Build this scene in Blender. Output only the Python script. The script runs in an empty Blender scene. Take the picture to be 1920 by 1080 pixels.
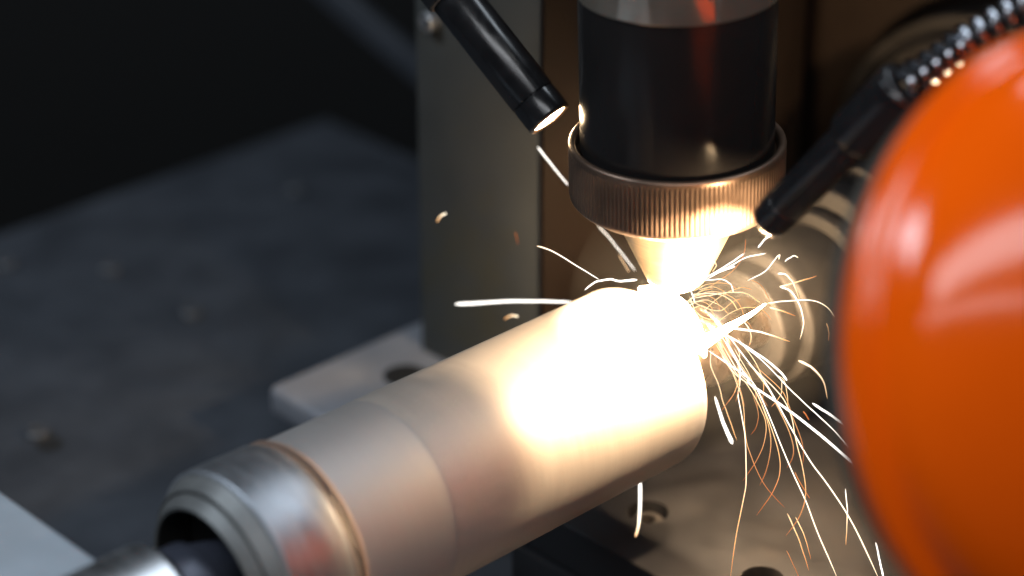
import bpy, bmesh, math, random
from mathutils import Vector, Matrix
random.seed(11)
sc = bpy.context.scene
COL = sc.collection
S = 0.001                                   # everything below is written in millimetres

# ------------------------------------------------------------------ camera
cam = bpy.data.cameras.new('camera')
cam.sensor_width = 36.0
cam.lens = 82.5
cam.clip_start = 0.01
cam.clip_end = 20.0
cam.dof.use_dof = True
cam.dof.focus_distance = 0.650
cam.dof.aperture_fstop = 4.6
cam.dof.aperture_blades = 0
cam_ob = bpy.data.objects.new('camera', cam)
cam_ob.location = (-0.0454, -0.5920, 0.3106)
cam_ob.rotation_euler = (math.radians(90 - 27.4), 0, 0)
COL.objects.link(cam_ob)
sc.camera = cam_ob

# ------------------------------------------------------------------ world: a dark workshop
world = bpy.data.worlds.new('World')
sc.world = world
world.use_nodes = True
world.node_tree.nodes['Background'].inputs[0].default_value = (0.85, 0.88, 1.0, 1)
world.node_tree.nodes['Background'].inputs[1].default_value = 0.02

# ------------------------------------------------------------------ workshop lamps
def area_lamp(name, loc, target, sx, sy, watts, color):
    l = bpy.data.lights.new(name, 'AREA')
    l.shape = 'RECTANGLE'
    l.size, l.size_y = sx, sy
    l.energy = watts
    l.color = color
    o = bpy.data.objects.new(name, l)
    o.location = loc
    o.rotation_euler = (Vector(target) - Vector(loc)).to_track_quat('-Z', 'Y').to_euler()
    COL.objects.link(o)
    return o
area_lamp('side_lamp', (-0.85, -0.15, 0.90), (0, 0, 0), 0.50, 0.30, 8.0, (0.78, 0.89, 1.0))
area_lamp('front_ceiling_lamp', (0.20, -0.85, 1.00), (0.05, -0.1, 0), 1.3, 0.24, 7.0, (0.93, 0.96, 1.0))
area_lamp('far_front_ceiling_lamp', (0.10, -1.29, 1.00), (0.05, -0.1, 0), 1.8, 0.07, 2.0, (0.93, 0.96, 1.0))
area_lamp('rear_ceiling_lamp', (0.48, 0.30, 1.05), (-0.05, -0.05, 0), 0.9, 0.25, 4.5, (0.80, 0.90, 1.0))

# ------------------------------------------------------------------ exposure
sc.view_settings.view_transform = 'Standard'
sc.view_settings.look = 'None'
sc.view_settings.exposure = 0.0
sc.view_settings.gamma = 1.0
sc.view_settings.use_curve_mapping = False
sc.render.engine = 'CYCLES'
sc.cycles.use_denoising = True
sc.cycles.max_bounces = 8
sc.cycles.sample_clamp_indirect = 4.0
sc.cycles.sample_clamp_direct = 0.0
sc.cycles.caustics_reflective = False
sc.cycles.caustics_refractive = False

# ------------------------------------------------------------------ frames
TH = math.radians(46.5)
AX = Vector((math.sin(TH), math.cos(TH), 0))        # along the shaft, away from the viewer
NX = Vector((math.cos(TH), -math.sin(TH), 0))       # across the shaft, towards the viewer
C0 = NX * -6.31 + Vector((0, 0, -25.2))             # a point on the shaft axis
ROTZ = math.atan2(AX.y, AX.x)
def shaft_pt(s, n, z):                              # shaft frame (z absolute) -> world mm
    p = AX * s + NX * (n - 6.31)
    return Vector((p.x, p.y, z))

# ------------------------------------------------------------------ helpers
def link_mesh(name, bm, mat, parent=None, smooth=True, angle=35):
    me = bpy.data.meshes.new(name)
    bmesh.ops.recalc_face_normals(bm, faces=bm.faces[:])
    bm.to_mesh(me)
    bm.free()
    if smooth:
        for p in me.polygons:
            p.use_smooth = True
        me.set_sharp_from_angle(angle=math.radians(angle))
    if mat is not None:
        me.materials.append(mat)
    o = bpy.data.objects.new(name, me)
    COL.objects.link(o)
    if parent is not None:
        o.parent = parent
    return o

def share(src, parent, loc=None, rot=None):
    o = src.copy()
    COL.objects.link(o)
    o.parent = parent
    if loc is not None: o.location = loc
    if rot is not None: o.rotation_euler = rot
    return o

def thing(name, label, category, loc=(0, 0, 0), rot=(0, 0, 0), group=None):
    o = bpy.data.objects.new(name, None)
    o.empty_display_size = 0.005
    o.location = Vector(loc) * S
    o.rotation_euler = rot
    COL.objects.link(o)
    tag(o, label, category, group)
    return o

def tag(o, label, category, group=None):
    o['label'] = label
    o['category'] = category
    if group: o['group'] = group
    return o

def lathe(prof, seg=128, axis='X', closed=False, rfun=None):
    """prof: list of (x, r) in mm; r==0 collapses to a pole; closed joins last to first."""
    bm = bmesh.new()
    rings = []
    for i, (x, r) in enumerate(prof):
        if r <= 1e-6:
            p = (x, 0, 0) if axis == 'X' else (0, 0, x)
            rings.append([bm.verts.new(Vector(p) * S)])
            continue
        ring = []
        for k in range(seg):
            t = 2 * math.pi * k / seg
            rr = r if rfun is None else rfun(i, x, r, t)
            p = (x, rr * math.cos(t), rr * math.sin(t)) if axis == 'X' else (rr * math.cos(t), rr * math.sin(t), x)
            ring.append(bm.verts.new(Vector(p) * S))
        rings.append(ring)
    pairs = list(zip(rings, rings[1:]))
    if closed: pairs.append((rings[-1], rings[0]))
    for A, B in pairs:
        if len(A) == 1 and len(B) == 1: continue
        for k in range(seg):
            k2 = (k + 1) % seg
            if len(A) == 1: bm.faces.new((A[0], B[k], B[k2]))
            elif len(B) == 1: bm.faces.new((A[k], A[k2], B[0]))
            else: bm.faces.new((A[k], A[k2], B[k2], B[k]))
    return bm

def rounded(pts, rad, n=4):
    """Round the inner corners of an (x, r) profile."""
    out = [pts[0]]
    for a, b, c in zip(pts, pts[1:], pts[2:]):
        A, B, Cc = Vector(a), Vector(b), Vector(c)
        u, v = (A - B), (Cc - B)
        d = min(rad, u.length * .45, v.length * .45)
        p, q = B + u.normalized() * d, B + v.normalized() * d
        for k in range(n + 1):
            t = k / n
            w = p * (1 - t) ** 2 + B * 2 * t * (1 - t) + q * t * t
            out.append((w.x, w.y))
    out.append(pts[-1])
    return out

def box(x0, x1, y0, y1, z0, z1, bev=0.6, seg=2):
    bm = bmesh.new()
    bmesh.ops.create_cube(bm, size=1)
    for v in bm.verts:
        v.co = Vector(((x0 + x1) / 2 + v.co.x * (x1 - x0), (y0 + y1) / 2 + v.co.y * (y1 - y0), (z0 + z1) / 2 + v.co.z * (z1 - z0))) * S
    if bev > 0:
        bmesh.ops.bevel(bm, geom=bm.edges[:], offset=bev * S, segments=seg, affect='EDGES', profile=0.5)
    return bm

def apply_cut(ob, cutters):
    """Cut real holes: subtract cutter bmeshes from ob and drop the cutters."""
    tmp = []
    for bm in cutters:
        c = link_mesh('cutter', bm, None, None, smooth=False)
        c.parent = ob.parent
        tmp.append(c)
        m = ob.modifiers.new('cut', 'BOOLEAN')
        m.operation = 'DIFFERENCE'
        m.object = c
        m.solver = 'EXACT'
    bpy.context.view_layer.update()
    dg = bpy.context.evaluated_depsgraph_get()
    dg.update()
    me = bpy.data.meshes.new_from_object(ob.evaluated_get(dg))
    ob.modifiers.clear()
    ob.data = me
    for c in tmp:
        bpy.data.objects.remove(c, do_unlink=True)

# ------------------------------------------------------------------ materials
def new_mat(name):
    m = bpy.data.materials.new(name)
    m.use_nodes = True
    nt = m.node_tree
    return m, nt, nt.nodes['Principled BSDF']

def surface(name, color, metallic, rough, var=0.15, scale=120, stretch=(1, 1, 1), bump=0.0, bump_scale=None,
            rough_var=0.1, aniso=0.0, tangent='X', coat=0.0, spots=0.0, spot_color=(0.02, 0.02, 0.02), spec=None, scratch=0.0):
    m, nt, b = new_mat(name)
    N, Lk = nt.nodes, nt.links
    tc = N.new('ShaderNodeTexCoord')
    mp = N.new('ShaderNodeMapping')
    mp.inputs['Scale'].default_value = stretch
    Lk.new(tc.outputs['Object'], mp.inputs['Vector'])
    no = N.new('ShaderNodeTexNoise')
    no.inputs['Scale'].default_value = scale
    no.inputs['Detail'].default_value = 6
    no.inputs['Roughness'].default_value = 0.6
    Lk.new(mp.outputs[0], no.inputs['Vector'])
    mr = N.new('ShaderNodeMapRange')
    mr.inputs['From Min'].default_value = 0.3
    mr.inputs['From Max'].default_value = 0.7
    mr.inputs['To Min'].default_value = 1 - var
    mr.inputs['To Max'].default_value = 1 + var
    Lk.new(no.outputs['Fac'], mr.inputs['Value'])
    mul = N.new('ShaderNodeMix')
    mul.data_type = 'RGBA'
    mul.blend_type = 'MULTIPLY'
    mul.inputs[0].default_value = 1
    mul.inputs[6].default_value = (*color, 1)
    Lk.new(mr.outputs[0], mul.inputs[7])
    colour = mul.outputs[2]
    if spots > 0:
        n2 = N.new('ShaderNodeTexNoise')
        n2.inputs['Scale'].default_value = scale * 0.37
        n2.inputs['Detail'].default_value = 8
        n2.inputs['Roughness'].default_value = 0.7
        Lk.new(tc.outputs['Object'], n2.inputs['Vector'])
        r2 = N.new('ShaderNodeMapRange')
        r2.inputs['From Min'].default_value = 0.53
        r2.inputs['From Max'].default_value = 0.70
        r2.inputs['To Max'].default_value = spots
        Lk.new(n2.outputs['Fac'], r2.inputs['Value'])
        mx = N.new('ShaderNodeMix')
        mx.data_type = 'RGBA'
        Lk.new(r2.outputs[0], mx.inputs[0])
        Lk.new(colour, mx.inputs[6])
        mx.inputs[7].default_value = (*spot_color, 1)
        colour = mx.outputs[2]
    Lk.new(colour, b.inputs['Base Color'])
    b.inputs['Metallic'].default_value = metallic
    rr = N.new('ShaderNodeMapRange')
    rr.inputs['From Min'].default_value = 0.3
    rr.inputs['From Max'].default_value = 0.7
    rr.inputs['To Min'].default_value = max(0.02, rough - rough_var)
    rr.inputs['To Max'].default_value = min(1, rough + rough_var)
    Lk.new(no.outputs['Fac'], rr.inputs['Value'])
    Lk.new(rr.outputs[0], b.inputs['Roughness'])
    if aniso:
        tg = N.new('ShaderNodeTangent')
        tg.direction_type = 'RADIAL'
        tg.axis = tangent
        Lk.new(tg.outputs[0], b.inputs['Tangent'])
        b.inputs['Anisotropic'].default_value = aniso
    if coat:
        b.inputs['Coat Weight'].default_value = coat
        b.inputs['Coat Roughness'].default_value = 0.12
    if spec is not None:
        b.inputs['Specular IOR Level'].default_value = spec
    if bump:
        nb = N.new('ShaderNodeTexNoise')
        nb.inputs['Scale'].default_value = bump_scale or scale * 3
        nb.inputs['Detail'].default_value = 5
        Lk.new(mp.outputs[0], nb.inputs['Vector'])
        bp = N.new('ShaderNodeBump')
        bp.inputs['Strength'].default_value = bump
        bp.inputs['Distance'].default_value = 0.0004
        Lk.new(nb.outputs['Fac'], bp.inputs['Height'])
        Lk.new(bp.outputs[0], b.inputs['Normal'])
    return m

def glow(name, color, strength, sample=True):
    m, nt, b = new_mat(name)
    nt.nodes.remove(b)
    e = nt.nodes.new('ShaderNodeEmission')
    e.inputs[0].default_value = (*color, 1)
    e.inputs[1].default_value = strength
    nt.links.new(e.outputs[0], nt.nodes['Material Output'].inputs[0])
    m.cycles.emission_sampling = 'FRONT_BACK' if sample else 'NONE'
    return m

M = {}
M['ground_steel'] = surface('ground_steel', (0.33, 0.325, 0.325), 0.66, 0.56, 0.04, 60, (22, 1, 1), bump=0.06, rough_var=0.04, aniso=0.25)
M['clad_steel'] = surface('clad_steel', (0.38, 0.35, 0.32), 0.66, 0.56, 0.05, 60, (22, 1, 1), bump=0.06, rough_var=0.05, aniso=0.25, spots=0.12, spot_color=(0.22, 0.16, 0.12))
M['bright_steel'] = surface('bright_steel', (0.60, 0.62, 0.65), 1.0, 0.34, 0.10, 70, (12, 1, 1), bump=0.08, rough_var=0.08, aniso=0.4)
M['polished_steel'] = surface('polished_steel', (0.26, 0.225, 0.185), 0.6, 0.10, 0.06, 60, (1, 1, 18), bump=0.02, rough_var=0.04)  # beige reflection of the room is put into the base colour
M['worn_steel'] = surface('worn_steel', (0.045, 0.041, 0.039), 0.4, 0.5, 0.3, 90, (3, 1, 1), bump=0.2, rough_var=0.12, spots=0.5, spot_color=(0.05, 0.042, 0.038))
M['black_anodised'] = surface('black_anodised', (0.013, 0.012, 0.012), 0.0, 0.22, 0.08, 60, (1, 1, 1), rough_var=0.02, spec=0.18)
M['gloss_black'] = surface('gloss_black', (0.010, 0.010, 0.011), 0.0, 0.22, 0.2, 200, rough_var=0.06, spec=0.5)
M['tawny'] = surface('tawny', (0.150, 0.100, 0.072), 0.7, 0.36, 0.14, 160, bump=0.06, rough_var=0.08)  # brown of the warm bounce light is put into the base colour
M['brass'] = surface('brass', (0.78, 0.62, 0.40), 1.0, 0.36, 0.10, 200, (1, 1, 6), rough_var=0.06)
M['deep_black'] = surface('deep_black', (0.006, 0.006, 0.006), 0.0, 0.7, 0.2, 100)  # near-black that puts the shade of holes and recesses into the colour
M['warm_lit_metal'] = surface('warm_lit_metal', (0.42, 0.30, 0.22), 1.0, 0.28, 0.1, 120, rough_var=0.08)  # coppery tint: the weld's warm light is put into the colour
M['lens'] = surface('lens', (0.80, 0.76, 0.70), 0.0, 0.25, 0.05, 300, coat=0.5)
M['lit_lens'] = glow('lit_lens', (1.0, 0.70, 0.40), 70.0)
M['bright_lens'] = glow('bright_lens', (1.0, 0.70, 0.40), 500.0)
M['table'] = surface('table', (0.041, 0.047, 0.058), 0.15, 0.52, 0.22, 28, bump=0.12, rough_var=0.12, spots=0.15, spot_color=(0.020, 0.021, 0.024))
M['plate_grey'] = surface('plate_grey', (0.26, 0.27, 0.30), 0.35, 0.40, 0.12, 40, bump=0.06, rough_var=0.08)
M['fixture'] = surface('fixture', (0.0135, 0.0135, 0.015), 0.0, 0.5, 0.2, 45, bump=0.15, rough_var=0.12, spots=0.45, spot_color=(0.022, 0.018, 0.016), spec=0.25)
M['column'] = surface('column', (0.046, 0.048, 0.046), 0.0, 0.75, 0.15, 30, bump=0.08, rough_var=0.1, spec=0.3, spots=0.6, spot_color=(0.062, 0.052, 0.022))
M['tailstock'] = surface('tailstock', (0.34, 0.39, 0.44), 0.2, 0.4, 0.08, 40, bump=0.05)
M['orange'] = surface('orange', (0.88, 0.105, 0.001), 0.0, 0.13, 0.03, 30, rough_var=0.02)
M['dark_wall'] = surface('dark_wall', (0.0010, 0.0011, 0.0011), 0.0, 0.8, 0.3, 6)
M['dark_brown'] = surface('dark_brown', (0.008, 0.0048, 0.0032), 0.0, 0.65, 0.2, 30, bump=0.08, spec=0.15)
M['collar_steel'] = surface('collar_steel', (0.29, 0.31, 0.34), 0.9, 0.42, 0.14, 70, (8, 1, 1), bump=0.1, rough_var=0.08, aniso=0.3, spots=0.35, spot_color=(0.2, 0.2, 0.21))
M['neck_steel'] = surface('neck_steel', (0.30, 0.31, 0.34), 1.0, 0.22, 0.1, 300)
M['stud'] = surface('stud', (0.085, 0.09, 0.10), 0.4, 0.45, 0.2, 300)
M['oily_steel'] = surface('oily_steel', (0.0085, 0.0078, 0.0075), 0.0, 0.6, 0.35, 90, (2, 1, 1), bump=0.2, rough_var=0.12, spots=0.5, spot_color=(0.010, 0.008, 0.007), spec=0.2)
M['dull_ring'] = surface('dull_ring', (0.10, 0.09, 0.075), 0.3, 0.55, 0.1, 80)
M['lit_seam'] = surface('lit_seam', (0.22, 0.15, 0.115), 0.1, 0.75, 0.1, 120)  # tan of the flame's light is put into this colour
M['chamfer_steel'] = surface('chamfer_steel', (0.15, 0.155, 0.155), 0.5, 0.5, 0.25, 60, bump=0.1, rough_var=0.1, spots=0.5, spot_color=(0.07, 0.075, 0.065))
M['blued_steel'] = surface('blued_steel', (0.050, 0.056, 0.078), 0.4, 0.35, 0.2, 90)
M['bolt_steel'] = surface('bolt_steel', (0.45, 0.46, 0.48), 0.9, 0.3, 0.15, 300)
M['flame'] = glow('flame', (1.0, 0.66, 0.36), 3200.0)
M['molten'] = glow('molten', (1.0, 0.74, 0.45), 600.0)
SPARKS = [
 ('white spark trail rising leftwards to a point above the shaft',0.223,0.372,1,0.75,[(-21.1,-10.0,11.6),(-22.9,-9.4,12.5),(-24.6,-8.8,13.4),(-26.4,-8.2,14.3),(-28.4,-7.5,15.3),(-30.6,-6.7,16.5),(-32.8,-6.0,17.6),(-34.6,-5.5,18.4),(-36.0,-5.1,18.8),(-37.2,-4.8,19.1),(-38.5,-4.5,19.3)]),
 ('straight spark trail climbing to the ring beside the nozzle cone',0.223,0.298,1,0.9,[(-9.1,22.9,-2.5),(-10.4,24.8,-1.5),(-11.7,26.8,-0.5),(-13.0,28.7,0.5),(-14.4,30.6,1.5),(-15.7,32.6,2.5),(-17.1,34.5,3.5),(-18.6,36.4,4.4),(-20.0,38.3,5.4)]),
 ('tiny hooked spark just left of the nozzle cone',0.186,0.223,0.67,0.64,[(-10.9,22.8,-2.8),(-11.5,23.6,-2.2),(-12.0,24.5,-1.6),(-12.5,25.4,-1.1),(-12.9,26.1,-0.6),(-13.2,26.8,-0.4),(-13.4,27.5,-0.2),(-13.5,28.1,-0.1),(-13.6,28.7,0.0)]),
 ('long thick white spark trail lying level left of the shaft',0.521,0.893,1,1,[(-27.2,24.0,-13.5),(-30.0,24.7,-13.7),(-32.8,25.4,-14.0),(-35.9,26.1,-14.2),(-39.5,26.8,-14.6),(-43.5,27.5,-14.9),(-47.0,28.1,-15.3),(-49.9,28.7,-15.8),(-52.5,29.3,-16.3),(-55.0,29.9,-16.8),(-57.6,30.5,-17.3),(-60.1,31.1,-17.7),(-62.6,31.7,-18.2)]),
 ('short orange spark under the long level trail',0.521,0.372,0.8,0.45,[(-43.5,25.6,-19.2),(-44.1,26.2,-19.3),(-44.7,26.8,-19.5),(-45.2,27.4,-19.7),(-45.7,27.9,-20.1),(-46.2,28.4,-20.5),(-46.7,28.8,-21.1),(-47.2,29.2,-21.6),(-47.7,29.6,-22.2)]),
 ('short curved orange spark alone in front of the grey column',0.521,0.372,0.85,0.5,[(-65.0,39.8,8.2),(-65.4,39.9,8.0),(-65.8,40.0,7.7),(-66.2,40.2,7.5),(-66.6,40.3,7.1),(-67.0,40.3,6.7),(-67.3,40.4,6.2),(-67.6,40.4,5.6),(-67.9,40.4,5.1)]),
 ('faint red spark alone in front of the grey column',0.298,0.223,0.3,0.15,[(-44.5,37.1,3.2),(-44.3,37.2,2.7),(-44.2,37.2,2.3),(-44.1,37.3,1.8),(-44.0,37.3,1.3),(-43.9,37.3,0.8),(-43.8,37.3,0.3),(-43.7,37.3,-0.3),(-43.7,37.3,-0.8)]),
 ('straight white spark between the left lamp and the ribbed ring',0.298,0.447,1,1,[(-28.8,34.5,19.8),(-30.0,35.6,20.9),(-31.3,36.8,22.1),(-32.5,37.9,23.2),(-33.6,39.0,24.3),(-34.7,40.2,25.3),(-35.8,41.2,26.3),(-36.8,42.3,27.3),(-37.9,43.4,28.3)]),
 ('thick white spark arching over the top of the shaft',0.372,0.67,1,1,[(-25.2,-13.4,10.0),(-24.2,-13.0,10.8),(-23.1,-12.6,11.5),(-22.0,-12.3,12.1),(-20.5,-12.2,12.4),(-19.0,-12.0,12.6),(-17.8,-12.0,12.7),(-17.0,-12.1,12.5),(-16.2,-12.2,12.3),(-15.2,-12.2,12.2),(-14.1,-12.2,12.3),(-13.0,-12.2,12.4),(-12.1,-12.1,12.5),(-11.4,-12.1,12.5),(-10.6,-12.1,12.6)]),
 ('straight bright spark rising right of the nozzle tip',0.223,0.372,1,1,[(8.2,-8.4,11.0),(9.6,-7.6,11.5),(11.0,-6.8,11.9),(12.4,-6.0,12.4),(13.9,-5.1,12.9),(15.4,-4.2,13.5),(17.0,-3.3,14.1),(18.5,-2.3,14.8),(20.1,-1.4,15.5)]),
 ('long spark bending right above the nozzle tip',0.223,0.298,1,0.95,[(8.9,-9.0,11.1),(11.2,-8.1,12.1),(13.6,-7.1,13.1),(15.7,-6.2,13.9),(17.3,-5.5,14.5),(18.4,-4.8,14.9),(19.5,-4.2,15.2),(20.9,-3.6,15.5),(22.5,-3.1,15.6),(24.3,-2.6,15.7),(26.0,-2.1,15.8)]),
 ('short thick spark with a blunt end beside the nozzle tip',0.298,0.595,1,1,[(10.1,-14.7,15.5),(10.9,-14.8,16.0),(11.8,-14.9,16.4),(12.6,-15.1,16.9),(13.4,-15.2,17.3),(14.1,-15.4,17.7),(14.7,-15.5,18.0),(15.3,-15.7,18.4),(16.0,-15.9,18.7)]),
 ('thin orange spark curling upwards beside the ring',0.149,0.186,0.5,0.28,[(6.9,-9.0,6.7),(9.1,-8.3,7.9),(11.4,-7.7,9.1),(13.3,-7.1,10.3),(14.9,-6.6,11.2),(16.2,-6.1,12.1),(17.3,-5.6,13.1),(18.3,-5.0,14.3),(19.1,-4.4,15.5),(19.6,-3.8,16.7),(19.9,-3.1,17.8),(20.0,-2.5,19.0),(20.1,-1.9,20.2)]),
 ('short white spark just under the right lamp tip',0.372,0.298,1,1,[(21.7,-18.7,25.8),(22.1,-18.5,26.3),(22.6,-18.2,26.8),(23.0,-18.0,27.3),(23.4,-17.7,27.7),(23.9,-17.6,28.1),(24.4,-17.4,28.4),(24.9,-17.3,28.6),(25.4,-17.1,28.9)]),
 ('kinked white spark with a hooked upper end',0.223,0.298,1,0.8,[(20.5,-7.7,10.0),(22.3,-7.8,11.1),(24.0,-7.9,12.1),(25.3,-7.9,13.1),(26.2,-8.0,14.2),(26.8,-8.0,15.2),(27.4,-8.1,16.2),(27.9,-8.3,17.1),(28.3,-8.5,17.9),(28.6,-8.8,18.4),(28.8,-9.2,18.8),(28.9,-9.6,19.0),(28.8,-10.2,19.0),(28.6,-11.0,18.8),(28.4,-11.7,18.6)]),
 ('small arched spark in front of the steel spindle',0.298,0.223,1,0.8,[(30.5,-9.1,16.7),(30.9,-9.4,17.4),(31.4,-9.7,18.0),(31.9,-10.1,18.5),(32.2,-10.5,19.0),(32.5,-10.9,19.4),(32.7,-11.4,19.7),(32.9,-11.9,19.9),(33.1,-12.4,20.0),(33.3,-13.0,20.1),(33.5,-13.6,20.2)]),
 ('spark bending downwards in front of the spindle disc',0.447,0.149,1,0.6,[(28.6,-10.0,13.4),(29.2,-10.1,13.5),(29.9,-10.2,13.5),(30.6,-10.3,13.4),(31.2,-10.6,13.1),(31.9,-11.1,12.4),(32.6,-11.6,11.7),(33.1,-12.2,10.8),(33.6,-12.8,9.7),(34.1,-13.6,8.5),(34.5,-14.3,7.3)]),
 ('straight orange spark pointing up to the right',0.521,0.223,0.8,0.4,[(28.5,-16.4,12.6),(29.0,-16.9,13.0),(29.5,-17.3,13.4),(30.2,-17.8,13.9),(31.1,-18.2,14.4),(32.4,-18.5,15.0),(33.8,-18.9,15.7),(35.0,-19.2,16.3),(36.0,-19.6,16.8),(37.0,-20.0,17.4),(38.0,-20.3,18.0)]),
 ('long bowed spark hanging in front of the spindle disc',0.447,0.223,1,0.75,[(29.0,-14.1,11.3),(30.1,-13.9,10.9),(31.1,-13.8,10.5),(32.1,-13.8,9.8),(33.0,-14.0,8.7),(33.9,-14.4,7.3),(34.7,-14.8,5.8),(35.2,-15.2,4.3),(35.6,-15.7,2.6),(35.8,-16.2,1.0),(35.6,-16.6,-0.5),(35.3,-17.0,-2.0),(34.9,-17.4,-3.4)]),
 ('rightmost arching spark reaching towards the orange cap',0.298,0.223,0.95,0.7,[(26.1,-11.8,5.1),(27.6,-12.2,5.5),(29.1,-12.6,6.0),(30.9,-13.1,6.4),(33.1,-13.5,6.8),(35.5,-13.9,7.2),(37.6,-14.5,7.4),(39.3,-15.1,7.3),(40.7,-15.9,7.0),(41.8,-16.8,6.6),(42.7,-17.7,6.0),(43.3,-18.7,5.3),(43.9,-19.7,4.6)]),
 ('short orange spark right of the flame tip',0.521,0.223,0.75,0.35,[(26.6,-12.1,3.9),(27.4,-13.0,4.1),(28.2,-13.9,4.3),(28.9,-14.8,4.5),(29.7,-15.7,4.7),(30.5,-16.6,4.8),(31.3,-17.5,4.9),(32.2,-18.5,5.0),(33.0,-19.4,5.1)]),
 ('white spark fading to orange in front of the spindle disc',0.595,0.223,1,0.5,[(16.0,-16.4,-0.5),(18.1,-17.1,-0.3),(20.2,-17.9,-0.2),(22.1,-18.6,-0.1),(23.7,-19.4,-0.0),(24.9,-20.2,-0.0),(26.1,-21.0,0.0),(27.3,-21.8,-0.0),(28.6,-22.7,-0.1),(30.0,-23.6,-0.2),(31.3,-24.4,-0.3)]),
 ('bold white spark descending below the spindle disc',0.372,0.595,1,1,[(11.5,-22.1,1.9),(14.2,-22.5,0.5),(16.9,-23.0,-0.9),(19.5,-23.4,-2.4),(21.8,-23.9,-3.9),(24.0,-24.3,-5.3),(25.9,-24.7,-6.7),(27.4,-25.1,-7.9),(28.6,-25.3,-9.0),(29.5,-25.5,-9.9),(30.1,-25.6,-10.7),(30.5,-25.6,-11.3),(30.9,-25.6,-11.9)]),
 ('tiny upright spark beside the pale rim of the orange cap',0.223,0.223,0.59,0.4,[(41.7,-19.3,2.8),(41.8,-20.2,2.6),(41.9,-21.1,2.5),(41.9,-22.1,2.3),(41.9,-23.0,2.2),(41.9,-23.9,2.0),(41.7,-24.9,1.7),(41.6,-25.8,1.5),(41.4,-26.8,1.3)]),
 ('thick pinkish curved spark left of the orange cap',0.67,0.223,0.8,0.6,[(34.8,-17.3,-10.2),(36.1,-17.3,-10.8),(37.3,-17.3,-11.5),(38.5,-17.3,-12.2),(39.7,-17.4,-13.3),(40.8,-17.7,-14.4),(41.8,-18.0,-15.7),(42.5,-18.3,-17.1),(42.9,-18.7,-18.5),(43.2,-19.1,-19.9),(43.5,-19.5,-21.4)]),
 ('hair-thin looping spark trail close beside the nozzle tip',0.223,0.298,1,0.9,[(7.8,-13.1,12.9),(9.4,-12.7,12.8),(11.0,-12.2,12.7),(12.5,-11.8,12.6),(13.6,-11.5,12.2),(14.5,-11.3,11.6),(15.1,-11.1,11.0),(15.7,-10.9,10.4),(16.0,-10.8,9.6),(16.2,-10.7,8.8),(16.4,-10.6,8.0)]),
 ('hair-thin looping spark trail close beside the nozzle tip',0.186,0.223,0.76,0.64,[(4.6,-12.7,8.3),(6.7,-12.6,8.4),(8.9,-12.5,8.5),(10.9,-12.5,8.5),(12.5,-12.6,8.2),(13.8,-12.7,7.7),(14.9,-13.0,7.1),(15.8,-13.3,6.5),(16.5,-13.6,5.7),(17.0,-14.0,4.9),(17.6,-14.4,4.1)]),
 ('hair-thin looping spark trail close beside the nozzle tip',0.186,0.223,0.76,0.6,[(4.8,-16.2,8.9),(7.6,-15.6,9.2),(10.4,-15.0,9.4),(13.0,-14.4,9.6),(15.1,-13.9,9.6),(16.9,-13.5,9.4),(18.4,-13.2,9.2),(19.8,-13.0,8.7),(21.2,-12.9,7.9),(22.4,-13.0,6.9),(23.7,-13.0,6.0)]),
 ('faint brown spark crossing the spindle disc',0.149,0.149,0.42,0.28,[(20.8,-9.4,11.4),(21.9,-9.2,10.8),(22.9,-9.0,10.2),(23.9,-8.9,9.5),(24.7,-8.8,8.6),(25.4,-8.9,7.4),(26.0,-9.0,6.3),(26.5,-9.0,5.3),(26.8,-8.9,4.4),(26.9,-8.9,3.6),(27.1,-8.8,2.7)]),
 ('tiny bent spark touching the right side of the cone',0.223,0.223,0.76,0.64,[(10.7,-5.1,15.3),(11.0,-5.8,15.2),(11.3,-6.5,15.1),(11.5,-7.2,15.1),(11.6,-8.0,15.0),(11.4,-8.7,14.9),(11.1,-9.4,14.8),(10.7,-10.2,14.7),(10.3,-10.9,14.5)]),
 ('small bowed spark under the flame',0.223,0.223,0.84,0.56,[(18.7,-17.7,2.6),(19.2,-18.5,2.4),(19.7,-19.4,2.1),(20.1,-20.3,1.8),(20.4,-21.3,1.5),(20.5,-22.2,1.2),(20.6,-23.1,0.8),(20.5,-24.0,0.5),(20.3,-24.9,0.2),(20.1,-25.8,-0.0),(19.8,-26.7,-0.3)]),
 ('hair-thin looping spark trail close beside the nozzle tip',0.223,0.298,1,1,[(1.8,-15.8,10.9),(2.2,-16.6,11.6),(2.7,-17.3,12.3),(3.1,-18.2,12.9),(3.5,-19.1,13.2),(3.8,-20.3,13.2),(4.0,-21.6,12.9),(4.3,-23.0,12.5),(4.5,-24.3,12.1)]),
 ('hair-thin looping spark trail close beside the nozzle tip',0.149,0.149,0.76,0.48,[(2.4,-16.1,7.0),(3.5,-15.7,7.9),(4.7,-15.3,8.8),(5.8,-14.9,9.6),(6.8,-14.7,10.3),(7.8,-14.6,10.6),(8.6,-14.6,10.8),(9.4,-14.6,10.9),(10.3,-14.6,11.1)]),
 ('hair-thin looping spark trail close beside the nozzle tip',0.149,0.149,0.76,0.56,[(2.2,-19.1,7.6),(3.8,-18.7,8.2),(5.5,-18.3,8.9),(7.1,-18.1,9.3),(8.6,-18.0,9.3),(10.0,-18.2,8.8),(11.3,-18.4,8.3),(12.4,-18.7,7.7),(13.1,-18.9,7.1),(13.7,-19.2,6.5),(14.3,-19.5,5.8)]),
 ('hair-thin looping spark trail close beside the nozzle tip',0.149,0.149,0.76,0.56,[(3.9,-14.8,8.7),(4.4,-15.9,7.6),(4.9,-16.9,6.6),(5.5,-17.9,5.7),(6.4,-18.8,5.1),(7.6,-19.5,4.7),(8.8,-20.1,4.5),(10.0,-20.6,4.5),(11.1,-21.0,4.7),(12.2,-21.3,5.2),(13.4,-21.6,5.6)]),
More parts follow.
